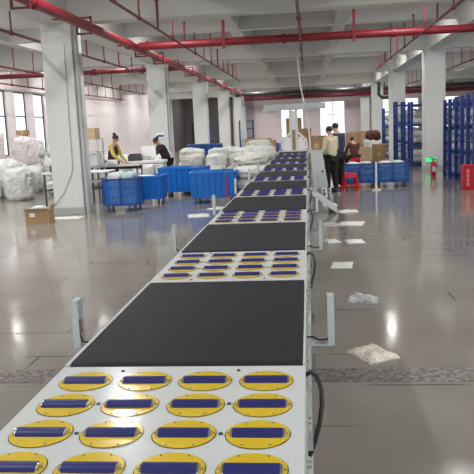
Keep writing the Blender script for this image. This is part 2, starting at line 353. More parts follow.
def make_belt():
    e = empty('belt_conveyor', 'x', 'conveyor')
    L = 1.47
    mb = MB(); r = .035; prof = []
    for k in range(9): t = -PI/2-PI*k/8; prof.append((.008+r+r*math.cos(t), ZC-.028+r*math.sin(t)))
    for k in range(9): t = PI/2-PI*k/8; prof.append((L-.008-r+r*math.cos(t), ZC-.028+r*math.sin(t)))
    n = len(prof); vs = [(CX0+.018, y, z) for y, z in prof]+[(CX1-.012, y, z) for y, z in prof]
    mb.add(vs, [(k, (k+1) % n, n+(k+1) % n, n+k) for k in range(n)] + [tuple(range(n))[::-1], tuple(range(n, 2*n))])
    mb.build('belt', 'belt', e)
    for x0, x1 in ((CX0, CX0+.016), (CX1-.010, CX1)):
        MB().box(x0, x1, .01, L-.01, ZC-.20, ZC+.004).build('side_rail', 'plate', e)
    MB().box(CX0+.05, CX1-.05, .12, L-.12, ZC-.30, ZC-.11).build('motor_tray', 'frame', e)
    MB().cyl((CX0+.25, L*.5, ZC-.36), (CX0+.62, L*.5, ZC-.36), .06, 18).build('drive_motor', 'dgrey', e)
    for sx in (CX0+.02, CX1-.06):
        for sy in (.14, L-.18):
            MB().box(sx, sx+.04, sy, sy+.04, .02, ZC-.19).box(sx-.02, sx+.06, sy-.02, sy+.06, 0, .02).build('leg', 'frame', e)
    f = MB().box(CX1, CX1+.018, .02, L-.02, ZC-.34, ZC-.27)
    for y in (.08, .24, .42, .75, .98, 1.2, 1.38): f.cyl((CX1, y, ZC-.06), (CX1+.012, y, ZC-.06), .010, 10).cyl((CX1, y, ZC-.14), (CX1+.010, y, ZC-.14), .008, 10)
    o = f.build('lower_rail', 'frame', e); two_mats(o, 6, 'alu')
    # sensor brackets either side: arm, upright channel with an inward facing sensor
    y = .59
    for s, x in ((-1, CX0), (1, CX1)):
        a = MB()
        xo = x+s*(.155 if s < 0 else .128)
        a.box(min(x, xo), max(x, xo), y-.035, y+.035, ZC-.105, ZC-.10)
        a.box(min(xo, xo-s*.005), max(xo, xo-s*.005), y-.04, y+.04, ZC-.105, ZC+.125)
        a.box(min(xo, xo-s*.03), max(xo, xo-s*.03), y-.04, y-.036, ZC-.10, ZC+.125)
        a.box(min(xo, xo-s*.03), max(xo, xo-s*.03), y+.036, y+.04, ZC-.10, ZC+.125)
        a.box(min(xo, xo-s*.03), max(xo, xo-s*.03), y-.04, y+.04, ZC+.12, ZC+.125)
        br = a.build('sensor_bracket', 'frame', e)
        MB().box(min(xo-s*.006, xo-s*.026), max(xo-s*.006, xo-s*.026), y-.02, y+.02, ZC-.045, ZC+.02).build('sensor', 'lens', br)
        MB().tube([(xo-s*.02, y, ZC-.05), (xo-s*.03, y, ZC-.085), (xo-s*.07, y+.01, ZC-.09), (x+s*.03, y+.02, ZC-.078), (x+s*.002, y+.02, ZC-.08)], .005, 6).build('sensor_cable', 'black', br)
    return e
p0 = make_plate(); b0 = make_belt()
NS = ['nearest the camera', 'second from the camera', 'third from the camera', 'fourth from the camera', 'fifth from the camera', 'sixth from the camera', 'seventh from the camera', 'eighth from the camera', 'farthest from the camera']
for k in range(9):
    y = 1.5465 + 2.4355*k
    p = p0 if k == 0 else copy_tree(p0); p.location = (0, y, 0)
    p['label'] = 'white sorter plate with yellow discs and blue rollers, %s' % NS[k]; p['group'] = 'wheel sorter plates of the conveyor line'
    b = b0 if k == 0 else copy_tree(b0); b.location = (0, y+.9655, 0)
    b['label'] = 'black flat belt section of the conveyor line, %s' % NS[k]; b['group'] = 'black belt sections of the conveyor line'

# ---------------------------------------------------------------- pipework
def hang(e, pts, m, r=.012, nm='hanger', ztop=ZS):
    for (x, y, z) in pts: MB().cyl((x, y, z), (x, y, ztop), r, 6).build(nm, m, e)
ZP = 3.75
e = empty('fire_main_pipe', 'thick red fire pipe running above the left column row into the distance', 'pipe', (-4.25, 0, ZP))
MB().cyl((0, -2, 0), (.05, 50, 0), .095, 20).build('pipe', 'red', e)
for y in (10.5, 13.55, 18.2, 20.4, 22.8, 25.6, 28.8, 32, 36, 41, 47):
    z_ = ZB-ZP if False else ZS-ZP
    mb = MB().box(-.155, -.125, y-.025, y+.025, -.15, .12).box(.125, .155, y-.025, y+.025, -.15, .16).box(-.155, .155, y-.025, y+.025, -.18, -.15).box(-.62, .155, y-.025, y+.025, .12, .15)
    mb.build('pipe_hanger', 'dred', e)
for y in (11.0, 16.9, 19.9, 26.5): MB().cyl((.01, y-.07, 0), (.01, y+.07, 0), .115, 20).build('coupling', 'red', e)
e = empty('fire_cross_pipe', 'thick red fire pipe crossing above the conveyor in front of the right columns', 'pipe', (0, 17.45, ZP))
MB().cyl((-4.12, 0, 0), (12.5, 0, 0), .095, 20).build('pipe', 'red', e)
for x in (-1.98, 1.15, 4.85, 8.0): MB().box(x-.035, x+.035, -.125, -.1, -.17, .62).box(x-.035, x+.035, -.125, .11, .6, .64).box(x-.03, x+.03, -.02, .04, .64, ZS-ZP).build('pipe_hanger', 'red', e)
for x in (-3.9, -.52, 2.1, 4.75): MB().cyl((x-.04, 0, 0), (x+.04, 0, 0), .118, 20).build('coupling', 'red', e)
e = empty('fire_branch_pipe', 'thick dark red pipe crossing near the left windows behind the first column', 'pipe', (0, 25.1, ZP+.1))
MB().cyl((-11.3, 0, .0), (-4.3, 0, 0), .085, 16).build('pipe', 'dred', e)
for x in (-7.6, -4.9): MB().cyl((x-.08, 0, 0), (x+.08, 0, 0), .12, 16).build('coupling', 'dred', e)
hang(e, [(-10, 0, .08), (-8.3, 0, .08), (-6.6, 0, .08)], 'dred', .02, ztop=ZS-ZP-.1)
e = empty('overhead_duct', 'dark grey horizontal pipe crossing the hall near the far end', 'pipe', (0, 45.6, 3.72))
MB().cyl((-4.6, 0, 0), (12.9, 0, 0), .13, 14).build('pipe', 'dgrey', e); hang(e, [(x, 0, .1) for x in (-4, 0, 3, 6, 9, 12)], 'dgrey', .03, ztop=ZS-3.72)
e = empty('fire_far_pipe', 'dark red horizontal pipe crossing just before the far wall', 'pipe', (0, 52.3, 3.70))
MB().cyl((-4.6, 0, 0), (12.9, 0, 0), .15, 14).build('pipe', 'dred', e); hang(e, [(x, 0, .1) for x in (-3.5, .5, 5.6, 9.6, 12)], 'dred', .03, ztop=ZS-3.70)
def sprinkler(x, y0, y1, z, r, label, step=3.2, dx=0., off=0.0, mm='dred'):
    e = empty('sprinkler_pipe', label, 'pipe', (x, y0, z), 0, 'thin dark red sprinkler pipes'); L = y1-y0
    MB().cyl((0, 0, 0), (dx, L, 0), r, 10).build('pipe', mm, e)
    y = off+.3; i = 0
    while y < L:
        xx = dx*y/L
        if i % 2 == 0: MB().cyl((xx, y, 0), (xx, y, ZS-z), .018, 6).cyl((xx, y-.03, 0), (xx, y+.03, 0), r*1.7, 8).build('hanger', mm, e)
        else: MB().cyl((xx, y, 0), (xx, y, .55), .022, 6).cyl((xx, y, .55), (xx, y, .6), .035, 6).build('sprinkler_riser', mm, e)
        y += step/2; i += 1
    return e
sprinkler(2.64, -1, 27.5, 3.62, .028, 'thin red sprinkler pipe running away over the right of the conveyor', off=1.1)
sprinkler(-5.78, 3, 24.95, 3.70, .030, 'thin red sprinkler pipe passing left of the first left column', off=.8)
sprinkler(-8.7, 12, 39, 3.70, .03, 'thin dark red sprinkler pipe midway to the left windows', dx=-.3, off=.5)
sprinkler(-11.1, 22, 43, 3.62, .03, 'thin dark red sprinkler pipe closest to the left window wall', dx=-.15, off=.5)
sprinkler(-2.98, 2, 32, 3.70, .026, 'thin dark red sprinkler pipe running between the big pipe and conveyor', off=.9)
sprinkler(-.13, 2, 27.5, 3.70, .028, 'thin dark red sprinkler pipe running straight above the conveyor', step=2.8, off=.4)
sprinkler(5.9, 16, 44, 3.70, .03, 'thin dark red sprinkler pipe over the blue racks on the right', off=.5)

# column pipes
o = MB().cyl((-4.73, 14.42, 0), (-4.73, 14.42, 3.70), .05, 14).cyl((-4.73, 14.42, 3.70), (-4.73, 14.42, 3.78), .06, 14).build('drain_pipe', 'pvc'); tag(o, 'grey drain pipe down the right side of the first left column', 'pipe')
o = MB().cyl((-4.73, 23.98, 0), (-4.73, 23.98, 3.8), .05, 14).build('drain_pipe', 'pvc'); tag(o, 'grey drain pipe down the right side of the second left column', 'pipe')
o = MB().tube([(-4.95, 14.325, 3.5), (-4.96, 14.325, 2.6), (-4.97, 14.325, 1.0), (-5.0, 14.325, .85), (-5.2, 14.325, .45), (-5.42, 14.325, .2), (-5.5, 14.32, .1), (-5.5, 14.2, .012)], .009, 6).build('power_cable', 'pvc'); tag(o, 'thin grey cable curving down the face of the first left column', 'cable')
MBs = MB().box(-5.20, -4.93, 23.86, 23.895, 1.42, 1.60)
o = empty('wall_sign', 'small white sign with dark blue print on the second left column', 'sign', (-5.06, 23.88, 1.5))
MB().box(-.14, .14, -.01, .012, -.09, .09).build('sign_board', 'white', o); MB().box(-.11, .11, -.013, -.0101, -.05, .03).build('sign_print', 'signblue', o)
o = MB().box(2.70, 2.84, 23.95, 24.09, 0, ZB).build('pole', 'paint', bevel=.01); tag(o, 'slim white square pole behind the netted blue bins', 'pole')
o = empty('drain_elbow', 'black bent pipe elbow on the second right column', 'pipe', (3.80, 33.4, 3.0))
MB().tube([(.05, 0, -.25), (-.1, 0, -.28), (-.35, 0, -.25), (-.5, 0, -.1), (-.48, 0, .15), (-.48, 0, .45)], .075, 10).build('pipe', 'dgrey', o)
o = MB().tube([(-.30, 24.45, 3.95), (-.22, 24.45, 3.0), (-.04, 24.45, 2.0), (.05, 24.45, 1.3), (.06, 24.4, .8)], .022, 8).build('power_conduit', 'white'); tag(o, 'thin white conduit dropping from the ceiling to the conveyor end', 'cable')

# ---------------------------------------------------------------- gantry at the end of the line
e = empty('scanner_gantry', 'white scanner gantry with twin masts at the far end of the conveyor', 'scanner', (-.47, 24.0, 0))
for x in (-.12, .08): MB().box(x-.045, x+.045, .25, .33, .80, 2.18).build('mast', 'plate', e)
MB().box(-.075, .035, .27, .31, 1.5, 2.14).build('light_strip', 'white', e)
MB().box(-1.02, 1.07, .20, .42, 2.18, 2.38).box(-1.05, -.85, .18, .44, 2.12, 2.28).build('head_beam', 'frame', e)
MB().box(-.55, .5, .05, .60, .62, .80).box(-.5, -.44, .1, .16, 0, .62).box(.4, .46, .1, .16, 0, .62).box(-.5, -.44, .5, .56, 0, .62).box(.4, .46, .5, .56, 0, .62).build('base_table', 'plate', e)
for s in (-1, 1):
    mb = MB()
    for a, b in (((.12, .8), (.45, .8)), ((.45, .8), (.40, 1.15)), ((.40, 1.15), (.12, 1.42)), ((.12, .8), (.40, 1.15)), ((.45, .8), (.15, 1.25)), ((.25, .8), (.25, 1.28))):
        mb.bar((s*a[0], .2, a[1]), (s*b[0], .2, b[1]), .075, .06)
    mb.box(min(s*.12, s*.37), max(s*.12, s*.37), .15, .25, .84, 1.16)
    mb.build('side_bracket', 'white', e)
MB().box(-1.15, -.6, -.05, .5, .70, .76).box(-1.1, -1.05, 0, .05, 0, .7).box(-.7, -.65, 0, .05, 0, .7).box(-1.1, -1.05, .4, .45, 0, .7).build('side_shelf', 'white', e)
e = empty('steel_mast', 'tall thin steel post with brackets left of the far conveyor end', 'pole', (-2.6, 28.5, 0))
MB().box(-.05, .05, -.05, .05, 0, 2.9).box(-.12, .12, -.12, .12, 0, .02).build('post', 'pvc', e); MB().box(-.12, .12, -.07, -.05, 1.2, 2.5).build('bracket', 'frame', e)

# right side chutes
def chute(y, sc, lab):
    e = empty('discharge_chute', lab, 'chute', (0.0, y, 0), 0, 'grey chutes on the right side of the conveyor')
    mb = MB(); 
    top = [(.05, 0, 1.06), (.30, 0, 1.06), (.42, 0, .28), (.14, 0, .22)]
    vs = [(a, yy, z) for yy in (0, .03) for a, _, z in top]
    mb.add(vs, [(0, 3, 2, 1)[::-1], (4, 5, 6, 7)[::-1], (0, 1, 5, 4)[::-1], (1, 2, 6, 5)[::-1], (2, 3, 7, 6)[::-1], (3, 0, 4, 7)[::-1]])
    mb.build('end_panel', 'frame', e)
    mb = MB(); vs = [(a, yy, z) for yy in (1.15, 1.18) for a, _, z in top]
    mb.add(vs, [(0, 1, 2, 3), (4, 7, 6, 5), (0, 4, 5, 1), (1, 5, 6, 2), (2, 6, 7, 3), (3, 7, 4, 0)]); mb.build('end_panel', 'frame', e)
    MB().add([(.28, .03, 1.06), (.30, .03, 1.06), (.42, .03, .28), (.40, .03, .27), (.28, 1.15, 1.06), (.30, 1.15, 1.06), (.42, 1.15, .28), (.40, 1.15, .27)], [(0, 1, 2, 3), (4, 7, 6, 5), (0, 4, 5, 1), (1, 5, 6, 2), (2, 6, 7, 3), (3, 7, 4, 0)]).build('slide_panel', 'frame', e)
    MB().cyl((.30, -.01, .62), (.30, .0, .62), .025, 12).build('knob', 'black', e)
    for x in (.14, .37):
        for yy in (.03, 1.12): 
            l = MB().box(x, x+.03, yy, yy+.03, .09, .3).build('leg', 'alu', e); MB().cyl((x+.0, yy+.015, .045), (x+.03, yy+.015, .045), .045, 12).build('caster', 'white', l)
chute(15.7, 1, 'grey slanted discharge chute beside the conveyor near the standing men')
def slide(y, lab):
    e = empty('slide_chute', lab, 'chute', (0, y, 0))
    def pl(y0, y1, h0, h1, nm, m_):
        MB().add([(.0, y0, .42+h0), (.0, y1, .42+h0), (.52, y1, .02+h0), (.52, y0, .02+h0), (.0, y0, .42+h1), (.0, y1, .42+h1), (.52, y1, .02+h1), (.52, y0, .02+h1)], [(0, 1, 2, 3), (7, 6, 5, 4), (0, 4, 5, 1), (1, 5, 6, 2), (2, 6, 7, 3), (3, 7, 4, 0)]).build(nm, m_, e)
    pl(0, .6, -.015, 0, 'slide', 'frame'); pl(-.02, 0, -.02, .06, 'side_lip', 'plate'); pl(.6, .62, -.02, .06, 'side_lip', 'plate')
slide(13.0, 'white slide chute sloping from the conveyor down to the floor')
e = empty('side_table', 'small grey side table with papers right of the conveyor by the men', 'table', (.22, 18.0, 0))
MB().box(-.18, .28, 0, 1.0, .93, .97).build('table_top', 'frame', e)
for x in (-.16, .23):
    for yy in (.03, .93): MB().box(x, x+.03, yy, yy+.03, 0, .93).build('leg', 'alu', e)
o = MB().box(.12, .38, 18.1, 18.5, .97, .99).build('paper_stack', 'white', bevel=.003); tag(o, 'small stack of white papers on the side table', 'paper')
e = empty('post_stand', 'short white post on a round foot before the netted bins', 'post', (1.63, 17.3, 0))
MB().cyl((0, 0, .03), (0, 0, .68), .022, 10).build('post', 'white', e); MB().cyl((0, 0, 0), (0, 0, .03), .12, 20, .10).build('foot', 'pvc', e)

# ---------------------------------------------------------------- bins
def ribbed_bin(loc, rz, W, D, H, label, m='binblue', strap=False):
    e = empty('ribbed_bin', label, 'bin', loc, rz, 'blue plastic bins left of the conveyor')
    def wall_pts(n, t):
        # corrugated outline, thickness t inward
        pts = []
        def seg(a, b, cnt):
            a = Vector(a); b = Vector(b); d = b-a; nrm = Vector((d.y, -d.x)).normalized()
            for i in range(cnt):
                for u, o in ((.0, 0), (.60, 0), (.68, 1), (.92, 1)):
                    pts.append(a+d*((i+u)/cnt)+nrm*(o*.024-t))
        seg((-W/2, -D/2), (W/2, -D/2), 7); seg((W/2, -D/2), (W/2, D/2), 5); seg((W/2, D/2), (-W/2, D/2), 7); seg((-W/2, D/2), (-W/2, -D/2), 5)
        return pts
    o_ = wall_pts(0, 0); n = len(o_); mb = MB(); z0 = .12
    tap = .93
    vs = [(p.x*tap, p.y*tap, z0) for p in o_]+[(p.x, p.y, H-.05) for p in o_]
    mb.add(vs, [(k, (k+1) % n, n+(k+1) % n, n+k) for k in range(n)]+[tuple(range(n))[::-1]])
    i_ = [(p.x*.955, p.y*.955) for p in o_]; vs = [(x*tap, y*tap, z0+.02) for x, y in i_]+[(x, y, H-.05) for x, y in i_]
    mb.add(vs, [(n+k, n+(k+1) % n, (k+1) % n, k) for k in range(n)]+[tuple(range(n))])
    mb.build('tub', m, e)
    a, b = W/2+.02, D/2+.02
    MB().box(-a, a, -b, -b+.05, H-.05, H).box(-a, a, b-.05, b, H-.05, H).box(-a, -a+.05, -b+.05, b-.05, H-.05, H).box(a-.05, a, -b+.05, b-.05, H-.05, H).build('rim', m, e, bevel=.006)
    for x in (-W/2+.1, W/2-.1):
        for y in (-D/2+.09, D/2-.09):
            MB().cyl((x-.015, y, .05), (x+.015, y, .05), .05, 14).box(x-.02, x+.02, y-.03, y+.03, .07, .12).build('caster', 'dgrey', e)
    if strap: MB().box(W*.30, W*.30+.025, -D/2-.022, -D/2-.014, .16, H-.01).box(W*.30, W*.30+.12, -D/2-.022, -D/2-.014, .14, .165).build('strap', 'stoolred', e)
    return e
def net_bin(loc, rz, W, D, H, label, group, m='rack'):
    e = empty('netted_bin', label, 'bin', loc, rz, group)
    fr = MB(); z0 = .12; t = .035
    for x in (-W/2, 0, W/2):
        for y in (-D/2, D/2): fr.box(x-t/2, x+t/2, y-t/2, y+t/2, z0, H)
    for z in (z0+t/2, H-t/2):
        for y in (-D/2, D/2): fr.box(-W/2+t/2, W/2-t/2, y-t/2, y+t/2, z-t/2, z+t/2)
        for x in (-W/2, W/2): fr.box(x-t/2, x+t/2, -D/2+t/2, D/2-t/2, z-t/2, z+t/2)
    fr.build('frame', m, e); MB().box(-W/2, W/2, -D/2, D/2, z0, z0+.015).build('base_tray', m, e)
    net = MB(); s = .0075; nx, nz, ny = int(W/.036), int((H-z0)/.036), int(D/.036)
    for i in range(1, nx):
        for y in (-D/2, D/2): net.box(-W/2+W*i/nx-s, -W/2+W*i/nx+s, y-.003, y+.003, z0, H)
    for i in range(1, ny):
        for x in (-W/2, W/2): net.box(x-.003, x+.003, -D/2+D*i/ny-s, -D/2+D*i/ny+s, z0, H)
    for k in range(1, nz):
        z = z0+(H-z0)*k/nz
        for y in (-D/2, D/2): net.box(-W/2, W/2, y-.003, y+.003, z-s, z+s)
        for x in (-W/2, W/2): net.box(x-.003, x+.003, -D/2, D/2, z-s, z+s)
    net.build('netting', 'binblue', e)
    for x in (-W/2+.06, W/2-.06):
        for y in (-D/2+.06, D/2-.06): MB().cyl((x-.014, y, .045), (x+.014, y, .045), .045, 12).box(x-.018, x+.018, y-.02, y+.02, .06, .125).build('caster', 'dgrey', e)
    return e

# ---------------------------------------------------------------- sacks
def sack_bm(wd, dp, ht, seed, kind):
    """kind: 'stand' upright stuffed sack with a gathered top, 'lie' pillow shaped sack lying on its side"""
    rr = random.Random(seed); off = Vector((rr.random()*50, rr.random()*50, rr.random()*50)); mb = MB()
    big = max(wd, dp, ht) > .5
    n, m_ = (52, 32) if big else (24, 14); vs = []
    f = lambda c, q: math.copysign(abs(c)**q, c)
    for i in range(m_+1):
        v = i/m_; ph = -PI/2+PI*v
        for k in range(n):
            th = 2*PI*k/n
            ex, ez = (.5, .8) if kind == 'lie' else (.78, .46)
            x = f(math.cos(ph), ez)*f(math.cos(th), ex); y = f(math.cos(ph), ez)*f(math.sin(th), ex); z = f(math.sin(ph), ez)
            u = Vector((x, y, z)); p = Vector((x*wd/2, y*dp/2, z*ht/2))
            q = 1+.13*noise.noise(u*1.1+off)+.07*noise.noise(u*2.6+off)
            cre = .0
            for fr, am in ((1.5, .11), (3.2, .08), (6.5, .04)):
                cre += am*math.exp(-9*abs(noise.noise(Vector((u.x*fr, u.y*fr, u.z*fr*.7))+off*1.7)))
            p *= (q-cre+.06)
            if kind == 'stand' and v > .80: t = (v-.80)/.20; p.x *= 1-.35*t; p.y *= 1-.3*t; p.x += .10*wd*t*math.sin(seed); p.z += .06*ht*t
            p.z = max(p.z, -ht*.44)
            if kind == 'lie': p.z = min(p.z, ht*.50)
            vs.append(p+Vector((0, 0, ht*.44)))
    mb.add(vs, [(i*n+k, i*n+(k+1) % n, (i+1)*n+(k+1) % n, (i+1)*n+k) for i in range(m_) for k in range(n)], True)
    return mb
proto = {}
def sack(nm, loc, rz, dims, seed, kind, m, label, group, tilt=0.0):
    key = (dims, seed, kind, m)
    if key not in proto:
        o = sack_bm(*dims, seed, kind).build('woven_sack', m); proto[key] = o
    else:
        o = proto[key].copy(); C.objects.link(o)
    o.location = loc; o.rotation_euler = (0, tilt, rz)
    return tag(o, label, 'sack', group)
# left heap by the windows
LG = 'white sacks heaped by the left windows'
for (x, y, z, d, s, kd, mm, rz, lb) in [
    (-7.72, 17.9, 0, (.80, .62, .86), 1, 'stand', 'sack2', .2, 'big grey-white woven sack standing at the front of the left heap'),
    (-8.75, 17.9, 0, (.9, .7, .80), 2, 'stand', 'sack', .7, 'white woven sack at the left edge, beside the big front sack'),
    (-8.5, 18.9, .0, (.9, .8, 1.05), 14, 'stand', 'sack2', 1.2, 'grey-white sack leaning up right behind the big front sack'),
    (-7.0, 19.3, 0, (1.0, .8, .42), 3, 'lie', 'sack2', .1, 'flat white sack low in the heap, nearest the table'),
    (-7.1, 20.4, 0, (1.1, .9, .72), 4, 'lie', 'sack2', .4, 'white sack under the pink tinted sack by the column'),
    (-7.0, 20.3, .62, (1.0, .75, .42), 5, 'lie', 'sack', -.3, 'crumpled white sack on the heap just below the pink sack'),
    (-7.35, 20.6, .90, (.66, .6, .78), 6, 'stand', 'sackp', .3, 'pink tinted stuffed sack on top of the heap beside the column'),
    (-8.55, 20.2, 0, (1.15, .9, .95), 7, 'stand', 'sack', .1, 'tall white sack in the middle row behind the big front sack'),
    (-8.40, 20.2, .84, (.66, .6, .86), 8, 'stand', 'sackp', .9, 'pinkish white sack piled high under the small carton'),
    (-9.75, 20.2, 0, (1.1, .9, 1.0), 9, 'stand', 'sack2', .5, 'grey-white sack standing at the left frame edge, middle row'),
    (-9.65, 20.2, .88, (1.05, .85, 1.1), 10, 'stand', 'sackp', .2, 'tall pale pink sack stacked highest at the left frame edge'),
    (-8.1, 22.4, 0, (1.2, .9, 1.1), 11, 'stand', 'sack', .2, 'white sack in the back row below the narrow windows'),
    (-8.1, 22.4, .98, (.9, .8, .45), 12, 'stand', 'sack', .6, 'white sack stacked in the back row behind the pink sack'),
    (-9.4, 22.6, 0, (1.2, .9, 1.1), 13, 'stand', 'sack2', .3, 'grey-white sack in the back row at the window wall'),
    (-9.3, 22.6, .98, (1.0, .9, .6), 15, 'stand', 'sack', .3, 'white sack on top of the back row at the window wall'),
    (-7.0, 22.4, 0, (.9, .8, 1.0), 16, 'stand', 'sack2', .8, 'grey-white sack standing just behind the first left column'),
]:
    sack('woven_sack', (x, y, z), rz, d, s, kd, mm, lb, LG)
# heap behind the blue bins: rows x layers
BG = 'white sacks heaped behind the blue bins'
RN = ['front', 'middle', 'back']; LN = ['bottom', 'second', 'third', 'top']; CN = ['leftmost', 'second from left', 'third from left', 'fourth from left', 'rightmost']
CN = ['leftmost', 'second from left', 'third from left', 'fourth from left', 'rightmost']
for ri, (y, x0, nc) in enumerate(((18.75, -3.1, 3), (19.7, -3.2, 4), (20.8, -3.55, 4))):
    for c_ in range(nc):
        for l in range(3):
            d = ((.72, .85, .46), (.70, .78, .42), (.62, .62, .36))[l]; sd = (20, 26, 33)[l]+R.randrange(5); mm = R.choice(['sack2', 'sack', 'sack2', 'sackc'])
            if l == 2 and R.random() < .25: continue
            sack('woven_sack', (x0+c_*.63+R.uniform(-.07, .07), y+R.uniform(-.1, .1), (0, .40, .76)[l]-(.06 if ri == 0 else 0)*l), R.uniform(-.5, .5), d, sd, 'stand' if l == 2 else 'lie', mm,
                 'white sack, %s, %s layer, %s row of heap behind ribbed bins' % (CN[c_], ('bottom', 'middle', 'top')[l], RN[ri]), BG)
# stack along the conveyor
KG = 'sacks stacked along the left side of the conveyor'
for ri, y in enumerate((16.45, 17.7, 18.95, 20.3, 21.8, 23.4)):
    for l in range(4 if ri > 0 else 3):
        sack('woven_sack', (-1.43-.02*ri+R.uniform(-.04, .04), y, l*.235), PI/2*0+R.uniform(-.15, .15), (.78, 1.15, .31), 30+R.randrange(4), 'lie', R.choice(['sackc', 'sack2', 'sack']),
             'pale sack in the %s stack along the conveyor, %s layer' % (ORD[ri], LN[l]), KG)
sack('woven_sack', (-1.75, 24.9, .62), 0, (.95, .8, .62), 40, 'lie', 'sackc', 'large cream loaf-shaped sack highest on the heap beside the conveyor', KG)
for q, (x, y) in enumerate(((-1.75, 24.9),)):
    sack('woven_sack', (x, y, 0), 0, (1.1, .9, .72), 41, 'lie', 'sack2', 'large grey-white sack underneath the cream loaf-shaped sack', KG)
for q, (x, y, z, lb) in enumerate(((-4.0, 18.9, .62, 'left'), (-3.45, 19.05, .62, 'middle'), (-3.0, 18.7, .62, 'right'))): pass
# cover bag, brown boxes beyond
o = MB().box(-.6, .6, -.4, .4, 0, 1.12).build('carton_box', 'carton', None, (-1.85, 27.6, 0), .05, bevel=.01); tag(o, 'large dark brown carton behind the cream loaf-shaped sack', 'box')
o = MB().box(-.3, .3, -.3, .3, 0, 1.0).build('plastic_crate', 'lilac', None, (-1.02, 28.1, 0), .3, bevel=.08); tag(o, 'periwinkle blue plastic tub left of the gantry', 'crate')

ribbed_bin((-2.16, 15.85, 0), .02-.04, 1.02, .75, .72, 'bright blue ribbed bin with red strap, nearest the conveyor', strap=True)
ribbed_bin((-3.18, 17.62, 0), -.22, 1.15, .66, .74, 'bright blue ribbed bin behind and left of the strapped bin')
ribbed_bin((-3.82, 15.98, 0), .0, .90, .66, .66, 'blue bin with scuffed side behind the netted bin full of parcels')
ribbed_bin((-3.35, 22.6, 0), 0, 1.05, .7, 1.18, 'dark blue bin standing high behind the sack heap', 'binblue2')
net_bin((-4.02, 14.75, 0), .02, .72, .55, .70, 'netted blue bin filled with parcels, right of the first column', 'netted blue bins')
net_bin((1.30, 18.35, 0), 0, .80, .6, .62, 'netted blue bin behind the red stool', 'netted blue bins')
net_bin((2.12, 18.35, 0), 0, .80, .6, .62, 'netted blue bin on the right, beside the slim white post', 'netted blue bins')
PG = 'parcels filling the netted bins'
def fill(cx, cy, W, D, z0, nz, lab):
    i = 0
    for l in range(nz):
        for a in range(2):
            for b in range(2):
                i += 1
                sack('parcel_bag', (cx+(a-.5)*W*.46, cy+(b-.5)*D*.46, z0+l*.17), R.uniform(-.2, .2), (round(W*.46, 3), round(D*.46, 3), .19), 50+R.randrange(3), 'lie', R.choice(['sack', 'mail_grey', 'teal']),
                     'white parcel bag in the %s, %s layer, %s %s' % (lab, LN[l], ('front', 'back')[b], ('left', 'right')[a]), PG)
fill(-4.02, 14.75, .64, .48, .14, 4, 'netted bin by the first column')
fill(1.30, 18.35, .72, .52, .14, 3, 'netted bin behind the stool')
fill(2.12, 18.35, .72, .52, .14, 3, 'netted bin on the right')
sack('woven_sack', (-3.85, 15.98, .145), .1, (.72, .5, .56), 60, 'lie', 'sack', 'white sack bulging out of the scuffed blue bin', 'sacks in the ribbed bins')
sack('woven_sack', (-3.45, 17.68, .145), .1, (.5, .46, .58), 61, 'lie', 'sack', 'white sack filling the left of the second ribbed bin', 'sacks in the ribbed bins')
sack('woven_sack', (-2.92, 17.58, .145), .3, (.46, .44, .62), 62, 'lie', 'sackc', 'cream sack filling the right of the second ribbed bin', 'sacks in the ribbed bins')
sack('woven_sack', (-2.2, 15.85, .145), .0, (.8, .6, .55), 63, 'lie', 'sack2', 'grey-white sack inside the strapped blue bin', 'sacks in the ribbed bins')
for (x, y, d, s, mm, lb) in [(-5.0, 20.9, (.7, .6, .75), 64, 'sack', 'white sack standing behind the white packing table, left'), (-5.7, 21.2, (.7, .6, 1.0), 65, 'sack', 'white sack piled high behind the two women, left'), (-4.35, 20.75, (.55, .6, 1.0), 66, 'sack', 'white sack standing behind the bent woman'), (-4.75, 22.2, (.85, .6, 1.1), 67, 'sack2', 'tall white sack against the second left column'),
    (-6.5, 21.6, (.8, .6, 1.05), 68, 'sack2', 'tall white sack behind the woman with mustard sleeves'), (-4.15, 16.9, (.5, .4, .35), 69, 'sack', 'small white sack on the floor behind the scuffed bin'), (-4.55, 16.8, (.6, .5, .5), 70, 'sack', 'white sack on the floor in front of the packing table')]:
    sack('woven_sack', (x, y, 0), .2, d, s, 'stand', mm, lb, 'white sacks around the packing tables')

# ---------------------------------------------------------------- cartons
def carton(loc, rz, W, D, H, label, m='carton', mark=True, group=None):
    e = empty('carton_box', label, 'box', loc, rz, group)
    MB().box(-W/2, W/2, -D/2, D/2, 0, H).build('box_body', m, e, bevel=.006)
    MB().box(-.03, .03, -D/2, D/2, H, H+.002).box(-.03, .03, -D/2-.002, -D/2, H-.12, H).build('tape', 'tape', e)
    if mark: MB().cyl((0, -D/2-.004, H*.45), (0, -D/2, H*.45), W*.13, 14).build('printed_mark', 'tape', e)
    return e
def open_carton(loc, rz, W, D, H, label):
    e = empty('open_carton', label, 'box', loc, rz); t = .008
    MB().box(-W/2, W/2, -D/2, D/2, 0, t).box(-W/2, W/2, -D/2, -D/2+t, t, H).box(-W/2, W/2, D/2-t, D/2, t, H).box(-W/2, -W/2+t, -D/2+t, D/2-t, t, H).box(W/2-t, W/2, -D/2+t, D/2-t, t, H).build('box_body', 'carton', e)
    MB().box(-W/2, W/2, 0, t, 0, .10, Matrix.Translation((0, -D/2, H)) @ Matrix.Rotation(1.0, 4, 'X')).build('flap', 'carton2', e)
    MB().box(0, t, -D/2, D/2, 0, .11, Matrix.Translation((W/2-t, 0, H)) @ Matrix.Rotation(.35, 4, 'Y')).build('flap', 'carton2', e)
    MB().box(-W*.32, -W*.1, -D/2-.002, -D/2, H*.55, H*.85).build('shipping_label', 'white', e)
    return e
open_carton((-5.24, 13.0, 0), .12, .46, .40, .25, 'open brown carton with plastic film on the floor before the first column')
sack('film', (-5.26, 13.0, .012), .3, (.38, .32, .34), 80, 'lie', 'teal', 'crumpled pale teal plastic film in the open brown carton', None).name = 'plastic_film'
